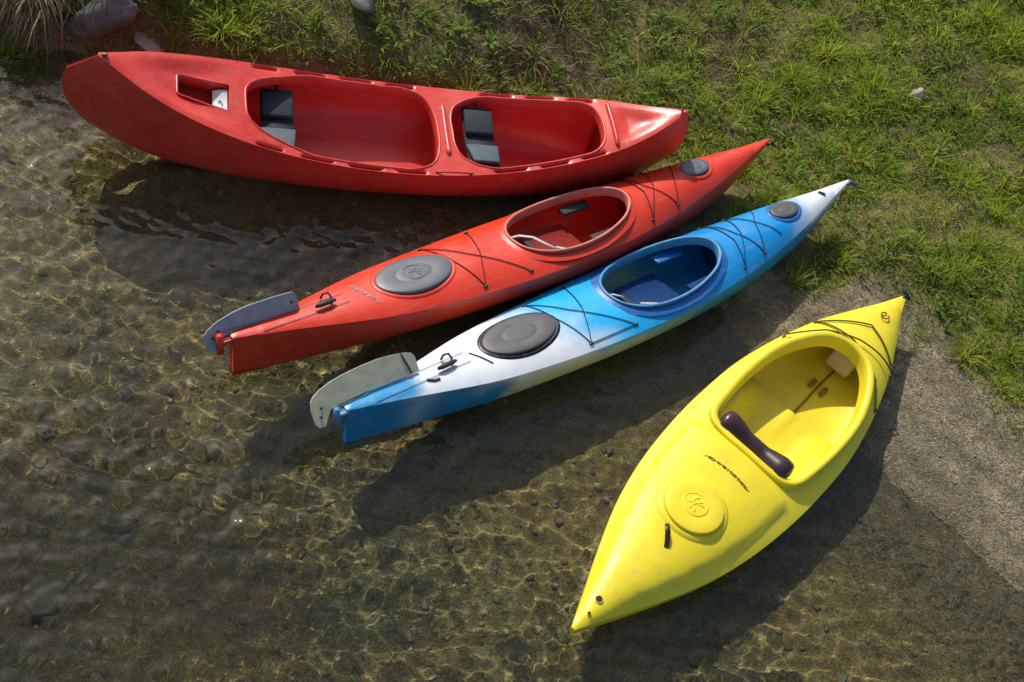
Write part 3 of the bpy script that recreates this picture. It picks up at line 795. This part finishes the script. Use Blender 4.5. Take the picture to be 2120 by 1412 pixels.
# --- red canoe
h = can_h
e = root('open_canoe', *can_f, 'long open red canoe with two seats and slotted gunwales', 'canoe')
def canoe_open(x0, x1, f0, f1, wd=.062):
    """opening between two deck edges, following the gunwale; f = how far the corners run along the rail"""
    top = []
    for t in np.linspace(0, 1, 40):
        x = x0 + f0 + (x1 - f1 - x0 - f0) * t; top.append((x, float(h.b(x / h.L)) - wd))
    ya, yb = top[0][1], top[-1][1]; end1 = []; end0 = []
    for a in np.linspace(0, math.pi / 2, 12)[1:]: end1.append((top[-1][0] + f1 * math.sin(a) , yb * math.cos(a) ** .55))
    for a in np.linspace(math.pi / 2, 0, 12)[:-1]: end0.append((top[0][0] - f0 * math.sin(a), ya * math.cos(a) ** .55))
    half = end0 + top + end1
    return np.array(half + [(x, -y) for x, y in half[::-1][1:-1]])
def rail(x, wd=.05): return (x, float(h.b(x / h.L)) - wd)
op1 = outline_sym([(.965, 0), (.972, .12), (1.02, .20), (1.11, .262), (1.24, .318), rail(1.42), rail(1.6), rail(1.8), rail(2.0), rail(2.12), (2.25, .345), (2.315, .26), (2.345, .13), (2.35, 0)], 156)
op2 = outline_sym([(2.462, 0), (2.464, .13), (2.50, .24), (2.60, .315), (2.74, .352), rail(2.9), rail(3.05), rail(3.2), rail(3.35), (3.47, .245), (3.545, .18), (3.575, .09), (3.58, 0)], 156)
hq = np.array([(.51, .085), (.855, .120), (.855, -.120), (.51, -.085)])
def rounded(poly, r=.02, n=5):
    out = []; m_ = len(poly)
    for i in range(m_):
        a, b, c2 = poly[i - 1], poly[i], poly[(i + 1) % m_]
        u1 = (a - b) / np.linalg.norm(a - b); u2 = (c2 - b) / np.linalg.norm(c2 - b)
        for t in np.linspace(0, 1, n): out.append((1 - t) ** 2 * (b + u1 * r) + 2 * t * (1 - t) * b + t * t * (b + u2 * r))
    return np.array(out)
hq = rounded(hq)
SLOTS = [(1.02, 1.20), (1.32, 1.55), (1.66, 1.90), (2.00, 2.22), (2.72, 2.96), (3.06, 3.28), (3.37, 3.56)]
def can_bump(x, y):
    b = h.b(x / h.L); yi = b - np.abs(y)
    g = np.exp(-((yi - .026) / .012) ** 2)
    mask = 0
    for a, c2 in SLOTS: mask = np.maximum(mask, np.clip((x - a) / .02, 0, 1) * np.clip((c2 - x) / .02, 0, 1))
    dish = .035 * np.clip((yi - .05) / .10, 0, 1) * (np.clip((.93 - x) / .3, 0, 1) * np.clip((x - .15) / .3, 0, 1) + np.clip((x - 3.66) / .1, 0, 1) * np.clip((4.1 - x) / .2, 0, 1))
    return -.030 * g * mask - dish
mh_ = M['canoe']
obj('hull', h.hull_mesh('hull', n=170), mh_, e)
obj('deck', h.deck_mesh('deck', [op1, op2, hq], step=.022, bump=can_bump), mh_, e)
lin = obj('interior', h.liner_mesh('interior', .215, .875, n=70, inset=.03), mh_, e)
for o_, nm in ((op1, 'opening_rim'), (op2, 'opening_rim')):
    part(nm, h.ring(o_, [(.014, -.004), (.006, .008), (-.004, .006), (-.010, -.012), (-.012, -.06)]), mh_, e)
part('hatch_recess', (lambda r_: (np.concatenate([r_[0], [[.69, 0, .40]]]), r_[1] + [(i * 4 + 3, ((i + 1) % len(hq)) * 4 + 3, len(hq) * 4) for i in range(len(hq))]))(h.ring(hq, [(.012, -.024), (.003, -.018), (-.004, -.03), (-.010, -.11)], plan=1.0)), M['canoe'], e)
for a, c2 in SLOTS:
    for s2 in (-1, 1):
        q = []
        for x in np.linspace(a + .012, c2 - .012, 12):
            y = s2 * (float(h.b(x / h.L)) - .026); q.append((x, y, float(h.s(x / h.L)) - .020))
        part('gunwale_slot_shade', tube(q, .011, 6, flat=.5), M['canoe_dark'], e)  # dark strip along the groove paints the shade of an open slot
# centre thwart: trunk under the bridge between the openings, with a raised ridge
yy = np.linspace(-.37, .37, 27); rows = []
for y in yy:
    zt = float(h.deckz(2.415, y)); w0 = .062 + .05 * (abs(y) / .37) ** 3
    rows.append([(2.406 - w0, y, zt - .004), (2.406 - w0 + .01, y, zt - .10 - .10 * (1 - (y / .37) ** 2)), (2.406 + w0 - .02, y, zt - .10 - .10 * (1 - (y / .37) ** 2)), (2.406 + w0, y, zt - .004)])
th_ = part('centre_thwart', (np.array(rows).reshape(-1, 3), [tuple(f) for f in gridfaces(27, 4)]), mh_, e)
yy = np.linspace(-.24, .26, 21)
part('thwart_ridge', tube(np.column_stack([2.41 + .02 * yy, yy, h.deckz(2.415 + 0 * yy, yy) + .004]), np.concatenate([[.008], np.full(19, .02), [.008]]), 9, flat=.8), mh_, th_)
yy = np.linspace(-.22, .22, 17)
part('deck_lip', tube(np.column_stack([3.645 + .0 * yy, yy, h.deckz(3.64 + 0 * yy, yy) + .012]), np.concatenate([[.01], np.full(15, .018), [.01]]), 9), mh_, e)
def canoe_seat(x):
    # bench slung between the gunwales, with a pad on either side of the middle
    yy = np.linspace(-.30, .30, 25); zz = .315 - .05 * (1 - (yy / .30) ** 2); rows = []
    for y, z in zip(yy, zz): rows.append([(x, y, z), (x, y, z + .02), (x + .23, y, z + .02), (x + .23, y, z), (x, y, z)])
    s_ = part('seat', (np.array(rows).reshape(-1, 3), [tuple(f) for f in gridfaces(25, 5)]), M['seat'], e)
    for c_, mt in ((.155, M['seat']), (-.155, M['seatpad_lit'])):  # far pad coloured dark as if shaded, near pad paler as if sunlit
        V, F = rbox(0, 0, 0, .225, .205, .036, .017); ti = .20 if c_ > 0 else -.20
        if c_ < 0: V[:, 0] *= 1 - .25 * (-V[:, 1] / .1).clip(-1, 1) * .5
        V = np.column_stack([x + .115 + V[:, 0] - (.0 if c_ > 0 else .0), c_ + V[:, 1], .325 + V[:, 2] + ti * V[:, 1]])
        part('seat_pad', (V, F), mt, s_)
    for s2 in (-1, 1):
        part('seat_hanger', tube([(x + .115, s2 * .29, .31), (x + .115, s2 * .36, .36)], .012, 7), M['seat'], s_)
canoe_seat(1.09); canoe_seat(2.58)
part('grab_loop', tube([(2.28, -.41, .372), (2.34, -.418, .392), (2.43, -.42, .398), (2.52, -.416, .394), (2.57, -.402, .376)], .006, 6), M['canoe_dark'], e)
part('stem_cap', rbox(.05, 0, .803, .04, .026, .014, .006), M['canoe_dark'], e)
part('stem_plug', tube([(4.14, 0, .79), (4.14, 0, .81)], .008, 8), M['rubber'], e)

# white card tucked in the canoe's deck recess
def cpt(x, y, z): return can_f[0] + can_f[1] * x + can_f[2] * y + can_f[3] * z
cx_ = np.linspace(.745, .842, 8); cy_ = np.linspace(-.085, .085, 8); A, B = np.meshgrid(cx_, cy_, indexing='ij')
Zc = .462 + .015 * np.sin((A - .76) * 30) * .4 + .02 * (B / .08) ** 2 * .5 + (A - .76) * .12 + B * .15
P = np.stack([cpt(a, b, c2) for a, b, c2 in zip(A.ravel(), B.ravel(), Zc.ravel())])
Nrm = can_f[3] * .004
i0 = gridfaces(8, 8); cf_ = [tuple(f) for f in i0] + [tuple(f[::-1] + 64) for f in i0]
rim_ = list(range(8)) + [8 * i + 7 for i in range(1, 8)] + [56 + j for j in range(6, -1, -1)] + [8 * i for i in range(6, 0, -1)]
cf_ += [(rim_[i], rim_[(i + 1) % len(rim_)], rim_[(i + 1) % len(rim_)] + 64, rim_[i] + 64) for i in range(len(rim_))]
pc = obj('paper_card', mesh_np('paper_card', np.concatenate([P, P - Nrm]), cf_), M['paper'])
tag(pc, 'white card with a small blue mark in the canoe deck recess', 'card')
q = [cpt(.80 + .03 * t, -.02 + .03 * math.sin(t * 5), .402 + (.04 + .03 * t) * .25) for t in np.linspace(0, 1, 9)]
q = [cpt(.785 + .028 * t, -.015 + .022 * math.sin(t * 5), float(np.interp(.785 + .028 * t, cx_, Zc[:, 4])) + .003) for t in np.linspace(0, 1, 9)]
V, F = tube(q, .004, 6, flat=.4); obj('printed_mark', mesh_np('printed_mark', V, F), M['ink'], pc)

# ------------------------------------------------------------------ stones
def rock_mesh(name, seed, size, cuts=16, flat=1.0):
    r_ = np.random.default_rng(seed); V, F = ico(4); V = V.copy()
    for k in range(cuts):
        n_ = r_.normal(size=3); n_ /= np.linalg.norm(n_); dd = r_.uniform(.5, .82)
        ov = V @ n_ - dd; V -= np.where(ov > 0, ov * .92, 0)[:, None] * n_
    nn = fbm(V[:, 0] * 3 + seed, V[:, 1] * 3 + V[:, 2] * 2.3, seed, 4) - .5
    V *= (1 + .12 * nn)[:, None]
    V *= np.array(size)[None]
    return mesh_np(name, V, F, True)
def stone_mat(name, lo, hi, moss=None):
    mt, t, p = newmat(name); L = t.links; tc = N(t, 'ShaderNodeTexCoord')
    n1 = N(t, 'ShaderNodeTexNoise', i_Scale=7.0, i_Detail=9.0, i_Roughness=.7); L.new(tc.outputs['Object'], n1.inputs['Vector'])
    n2 = N(t, 'ShaderNodeTexNoise', i_Scale=2.5, i_Detail=4.0); L.new(tc.outputs['Object'], n2.inputs['Vector'])
    r = ramp(t, n1.outputs['Fac'], [(.3, lo), (.7, hi)]); c = r.outputs[0]
    if moss:
        f = ramp(t, n2.outputs['Fac'], [(.48, (0, 0, 0)), (.62, (.8, .8, .8))]); c = mixc(t, f.outputs[0], c, moss)
    L.new(c, p.inputs['Base Color']); p.inputs['Roughness'].default_value = .8
    b = N(t, 'ShaderNodeBump', i_Strength=.6, i_Distance=.02); L.new(n1.outputs['Fac'], b.inputs['Height']); L.new(b.outputs[0], p.inputs['Normal'])
    return mt
M['rock'] = stone_mat('grey_bank_rock', (.055, .062, .052), (.22, .23, .195), (.045, .06, .02))
M['pale'] = stone_mat('pale_stone', (.22, .19, .15), (.48, .42, .34))
M['bedrock'] = stone_mat('algae_covered_stone', (.09, .085, .045), (.24, .20, .105), (.14, .14, .05))
def rock(name, x, y, dz, size, seed, rotz, tilt, mat, label, cat='stone', group=None):
    o = obj(name, rock_mesh(name, seed, size), mat)
    o.location = (x, y, float(ground_raw(np.array([x]), np.array([y]))[0][0]) + dz); o.rotation_euler = (tilt[0], tilt[1], rotz)
    return tag(o, label, cat, group)
rock('bank_rock', -3.60, 6.40, .10, (.33, .20, .17), 2, .55, (.35, -.25), M['rock'], 'large angular grey rock at the water edge above the canoe bow')
rock('bank_rock', -3.42, 6.74, .08, (.24, .16, .13), 5, 1.4, (.1, .2), M['rock'], 'grey rock half buried in the bank behind the large one')
rock('bank_rock', -3.33, 6.47, .0, (.13, .08, .07), 8, .2, (.1, .2), M['pale'], 'small pale rock lying by the canoe bow')
rock('bank_rock', -2.16, 7.50, .05, (.24, .12, .09), 14, 2.2, (.2, .1), M['rock'], 'flat grey rock at the top edge, in the bank grass')
rock('bank_rock', 2.31, 9.56, .03, (.12, .085, .07), 21, .9, (.0, .1), M['pale'], 'pale stone alone in the grass up the bank')
rock('bank_rock', .42, 8.15, .03, (.09, .07, .06), 33, .6, (.0, .1), M['rock'], 'small grey stone in the dry patch behind the canoe')
bl_ = [(-1.42, 3.96, (.22, .15, .08), 'wide flat stone under water left of the blue kayak stern'),
       (-1.76, 2.67, (.26, .20, .10), 'broad brown stone under water at the lower left corner'),
       (-.88, 2.90, (.15, .10, .08), 'angular stone under water near the bottom edge'),
       (-1.62, 3.25, (.20, .13, .08), 'long stone under water between the lower left stones'),
       (-2.35, 4.15, (.18, .13, .07), 'low stone under water at the left edge'),
       (-2.55, 4.75, (.13, .10, .06), 'rounded stone under water left of the red kayak rudder'),
       (-.30, 3.25, (.11, .085, .05), 'small flat stone under water below the blue kayak shadow')]
for i, (x, y, s3, lb) in enumerate(bl_):
    rock('submerged_stone', x, y, -.015, tuple(v * .68 for v in s3), 40 + i, rng.uniform(0, 6), (rng.uniform(-.15, .15), rng.uniform(-.15, .15)), M['bedrock'], lb, 'stone', 'stones on the lake bed')

# ------------------------------------------------------------------ pebbles (uncountable)
def scatter_pebbles(name, n, gen, smin, smax, pal, label, seed, flat=.55):
    r_ = np.random.default_rng(seed); bv, bf = ico(1)
    x, y, z = gen(r_, n); n = len(x)
    s_ = smin * (smax / smin) ** (r_.random(n) ** 2.6)
    sc3 = np.stack([s_ * r_.uniform(.7, 1.3, n), s_ * r_.uniform(.6, 1.0, n), s_ * flat * r_.uniform(.7, 1.3, n)], -1)
    a = r_.uniform(0, 6.28, n)
    jit = 1 + r_.uniform(-.18, .18, (n, len(bv)))
    P = bv[None] * jit[..., None] * sc3[:, None]
    X = P[..., 0] * np.cos(a)[:, None] - P[..., 1] * np.sin(a)[:, None] + x[:, None]
    Y = P[..., 0] * np.sin(a)[:, None] + P[..., 1] * np.cos(a)[:, None] + y[:, None]
    Z = P[..., 2] + (z + sc3[:, 2] * .10)[:, None]
    F = (bf[None] + (np.arange(n) * len(bv))[:, None, None]).reshape(-1, 3)
    pal = np.array(pal); c = pal[r_.integers(0, len(pal), n)] * r_.uniform(.75, 1.25, n)[:, None]
    c = np.repeat(c, len(bv), 0)
    o = obj(name, mesh_np(name, np.stack([X, Y, Z], -1).reshape(-1, 3), F, True, c), M['pebble'])
    return tag(o, label, 'pebbles', kind='stuff')
M['pebble'] = vcol('pebble_stone', .75, var=.3, scale=90)
def gen_bed(r_, n):
    x = r_.uniform(-5.2, 4.6, n); y = r_.uniform(1.6, 7.3, n); z, d = ground(x, y)
    k = (d < .02) & (r_.random(n) < .25 + 1.1 * (fbm(x * 1.1, y * 1.1, 101) - .2)); k &= boat_floor(x, y, -.02) > z + .05
    k &= r_.random(n) < np.clip((-d - .5) / 1.2, .06, 1)
    return x[k], y[k], z[k]
def gen_beach(r_, n):
    x = r_.uniform(.4, 5, n); y = r_.uniform(4.9, 7.7, n); z, d = ground(x, y); g = sdist(x, y, GRASS)
    k = (d > -.05) & (g < .12); k &= boat_floor(x, y, .0) > 5
    return x[k], y[k], z[k]
scatter_pebbles('bed_pebbles', 19000, gen_bed, .005, .040, [(.20, .165, .075), (.16, .15, .08), (.23, .18, .09), (.27, .24, .16), (.13, .13, .07), (.21, .15, .075), (.17, .17, .11)], 'brown and olive pebbles covering the lake bed', 5)
scatter_pebbles('beach_pebbles', 8500, gen_beach, .0025, .011, [(.28, .23, .16), (.22, .18, .12), (.36, .32, .25), (.17, .14, .10)], 'small pale gravel on the beach', 6)

# ------------------------------------------------------------------ grass and straw (uncountable)
def blades(x, y, z, length, width, lean, azim, curl, col, r_):
    """tapered bent strips, 7 vertices each"""
    n = len(x); ts = np.array([0, .4, .75, 1.0]); wv = np.array([1, .85, .5, 0])
    V = np.zeros((n, 7, 3)); fa = r_.uniform(0, 6.28, n); k = 0
    for t_, w_ in zip(ts, wv):
        ang = lean + curl * t_
        hx = length * t_ * np.sin(ang); hz = length * t_ * np.cos(ang)
        cx = x + hx * np.cos(azim); cy = y + hx * np.sin(azim); cz = z + hz
        if w_ > 0:
            ox = width * w_ * .5 * np.cos(fa); oy = width * w_ * .5 * np.sin(fa)
            V[:, k] = np.stack([cx - ox, cy - oy, cz], -1); V[:, k + 1] = np.stack([cx + ox, cy + oy, cz], -1); k += 2
        else:
            V[:, k] = np.stack([cx, cy, cz], -1)
    q = np.array([[0, 1, 3], [0, 3, 2], [2, 3, 5], [2, 5, 4], [4, 5, 6]])
    F = (q[None] + (np.arange(n) * 7)[:, None, None]).reshape(-1, 3)
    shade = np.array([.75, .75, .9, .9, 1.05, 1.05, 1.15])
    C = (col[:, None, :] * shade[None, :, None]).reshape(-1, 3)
    return V.reshape(-1, 3), F, C
M['grass'] = vcol('grass_blades', .6, trans=.55, var=.12, scale=30, bump=0, spec=.3)
M['straw'] = vcol('dry_grass_blades', .7, trans=.2, var=.15, scale=30, bump=0, spec=.2)

def dryness(x, y):
    """0 green .. 1 dead: the trampled strip behind the canoe and scattered patches"""
    a = np.exp(-(((x + .9) / 1.1) ** 2 + ((y - 8.25) / .8) ** 2)) * 1.0
    b = np.clip((fbm(x * 1.2, y * 1.2, 121, 3) - .49) * 3.4, 0, .75) * np.where(x > .8, .65, 1)
    c_ = np.clip(1 - sdist(x, y, GRASS) / .3, 0, 1) * .45 * (x > 0)
    return np.clip(np.maximum(a, b) + c_ * .7, 0, 1)

def make_grass(n, seed):
    r_ = np.random.default_rng(seed)
    nt_ = 3400
    tx = r_.uniform(-5.6, 5.4, nt_); ty = r_.uniform(5.2, 14.8, nt_)
    ti = r_.integers(0, nt_, n)
    spread = .04 + .12 * r_.random(nt_) ** 1.5
    ra = np.abs(r_.normal(size=n)) * spread[ti]; aa = r_.uniform(0, 6.28, n)
    x = tx[ti] + ra * np.cos(aa); y = ty[ti] + ra * np.sin(aa)
    uni = r_.random(n) < .28
    x = np.where(uni, r_.uniform(-5.6, 5.4, n), x); y = np.where(uni, r_.uniform(5.2, 14.8, n), y)
    g = sdist(x, y, GRASS) + .85 * (fbm(x * 2.6, y * 2.6, 61, 3) - .5) + .30 * (x < .3)
    dr = dryness(x, y)
    k = (g > 0) & (r_.random(n) < (1.0 - .75 * dr) * np.clip(.35 + 1.6 * fbm(x * 3.2, y * 3.2, 151, 2), 0, 1)); k &= boat_floor(x, y, .01) > 5
    # only what the camera's side of the bank can show
    P = np.stack([x, y, np.full(n, .5)], -1) - np.array([0, 0, CAMH]); dpt = P @ np.array(_f); pxx = (P @ np.array(_r2)) / dpt * LENS / 36; pyy = (P @ np.array(_u2)) / dpt * LENS / 36
    k &= (np.abs(pxx) < .60) & (np.abs(pyy) < .44)
    x, y, ti, aa, dr, ra = x[k], y[k], ti[k], aa[k], dr[k], ra[k]; z, d = ground_raw(x, y); n = len(x)
    tl = (.06 + .15 * r_.random(nt_) ** 2.8)[ti] * (1.0 + .35 * np.clip(fbm(x * .8, y * .8, 131) - .45, -.3, .6) * 2)
    length = tl * r_.uniform(.6, 1.3, n); width = r_.uniform(.006, .013, n)
    lean = np.clip(r_.normal(.35, .25, n) + ra * 2.5, 0, 1.3); azim = aa + r_.normal(0, .7, n)
    curl = r_.uniform(.1, 1.1, n)
    g1 = np.array([.36, .48, .034]); g2 = np.array([.58, .57, .08]); g3 = np.array([.17, .29, .028]); s1 = np.array([.50, .42, .22]); s2 = np.array([.26, .20, .11])
    tint = fbm(x * 1.6, y * 1.6, 141, 3); t2 = r_.random(nt_)[ti]
    far = np.clip((y - 8.5) / 4, 0, 1)
    c = lerp(g3, g1, tint * 2.2 - .55 + r_.normal(0, .25, n)); c = lerp(c, g2, (t2 - .55) * 1.6 + far * .55 + r_.normal(0, .2, n))
    isd = r_.random(n) < .12 + .55 * dr
    c = np.where(isd[:, None], lerp(s2, s1, r_.random(n)), c)
    lean = np.where(isd, lean + .4, lean)
    return blades(x, y, z - .01, length, width, lean, azim, curl, c, r_)
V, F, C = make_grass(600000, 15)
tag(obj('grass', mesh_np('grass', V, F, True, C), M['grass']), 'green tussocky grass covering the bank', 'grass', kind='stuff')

def make_weeds(n, seed):
    r_ = np.random.default_rng(seed); nc = n // 9
    cx = r_.uniform(-5, 5.2, nc); cy = r_.uniform(5.6, 13.5, nc); ti = r_.integers(0, nc, n); aa = r_.uniform(0, 6.28, n)
    x = cx[ti] + .02 * np.cos(aa); y = cy[ti] + .02 * np.sin(aa); g = sdist(x, y, GRASS); z, d = ground_raw(x, y)
    k = (g > .05) & (vnoise(x * 1.3, y * 1.3, 171) > .45) & (boat_floor(x, y, .05) > 5)
    x, y, z, aa, ti = x[k], y[k], z[k], aa[k], ti[k]; n = len(x)
    c = lerp(np.array([.13, .26, .03]), np.array([.34, .40, .07]), r_.random(nc)[ti] + r_.normal(0, .1, n))
    return blades(x, y, z + .03, r_.uniform(.05, .10, n), r_.uniform(.018, .034, n), r_.uniform(.5, 1.2, n), aa, r_.uniform(.2, .7, n), c, r_)
V, F, C = make_weeds(30000, 18)
tag(obj('broadleaf_weeds', mesh_np('broadleaf_weeds', V, F, True, C), M['grass']), 'small broad-leaved weeds growing among the grass', 'weeds', kind='stuff')

def make_straw(n, seed):
    r_ = np.random.default_rng(seed)
    x = r_.uniform(-5.2, 5.2, n); y = r_.uniform(5.0, 10.5, n); g = sdist(x, y, GRASS); z, d = ground_raw(x, y)
    dr = dryness(x, y)
    pb = np.where(g > 0, dr * .8 + .04, np.clip(1 + g / .7, .05, 1) * .5)
    k = (d > .03) & (r_.random(n) < pb); k &= boat_floor(x, y, .02) > 5
    x, y, z, d = x[k], y[k], z[k], d[k]; n = len(x)
    length = r_.uniform(.04, .17, n); width = r_.uniform(.003, .006, n)
    c = lerp(np.array([.12, .085, .045]), np.array([.36, .285, .15]), r_.random(n) ** 1.4)
    return blades(x, y, z + .004, length, width, r_.uniform(.9, 1.5, n), r_.uniform(0, 6.28, n), r_.uniform(-.1, .45, n), c, r_)
V, F, C = make_straw(80000, 16)
tag(obj('dead_grass', mesh_np('dead_grass', V, F, True, C), M['straw']), 'dry straw and dead stalks lying on the bank', 'dead grass', kind='stuff')

def make_litter(n, seed):
    r_ = np.random.default_rng(seed)
    x = r_.uniform(.4, 5.0, n); y = r_.uniform(3.6, 7.7, n); z, d = ground(x, y); g = sdist(x, y, GRASS)
    k = (d > -1.3) & (g < .15) & (r_.random(n) < np.clip(1.0 + d * .7, .15, 1)) & (boat_floor(x, y, .0) > 5)
    x, y, z, d = x[k], y[k], z[k], d[k]; n = len(x)
    c = lerp(np.array([.12, .09, .055]), np.array([.44, .36, .24]), r_.random(n) ** 1.3) * np.where(d < .05, .62, 1.0)[:, None]
    return blades(x, y, z + .003, r_.uniform(.015, .075, n), r_.uniform(.0025, .0055, n), r_.uniform(1.30, 1.52, n), r_.normal(.9, 1.1, n), r_.uniform(-.05, .12, n), c, r_)
V, F, C = make_litter(60000, 19)
tag(obj('beach_litter', mesh_np('beach_litter', V, F, True, C), M['straw']), 'flattened dead stalks and leaf litter on the shore', 'litter', kind='stuff')

# dry tuft hanging over the bank at the upper left
def tuft(x0, y0, n, seed, label):
    r_ = np.random.default_rng(seed)
    x = x0 + r_.normal(0, .09, n); y = y0 + r_.normal(0, .09, n); z = ground_raw(x, y)[0] + .03
    c = lerp(np.array([.14, .10, .05]), np.array([.42, .33, .18]), r_.random(n))
    v, f_, c_ = blades(x, y, z, r_.uniform(.25, .60, n), r_.uniform(.007, .015, n), r_.uniform(.35, 1.0, n), r_.normal(-1.5, .55, n), r_.uniform(.6, 1.6, n), c, r_)
    o = obj('dry_grass_tuft', mesh_np('dry_grass_tuft', v, f_, True, c_), M['straw']); o['kind'] = 'stuff'
    return tag(o, label, 'grass tuft')
tuft(-4.14, 6.38, 460, 3, 'straw-coloured dry grass tuft hanging over the water at upper left')
tuft(-3.86, 6.72, 160, 4, 'dry grass tuft beside the large bank rock')
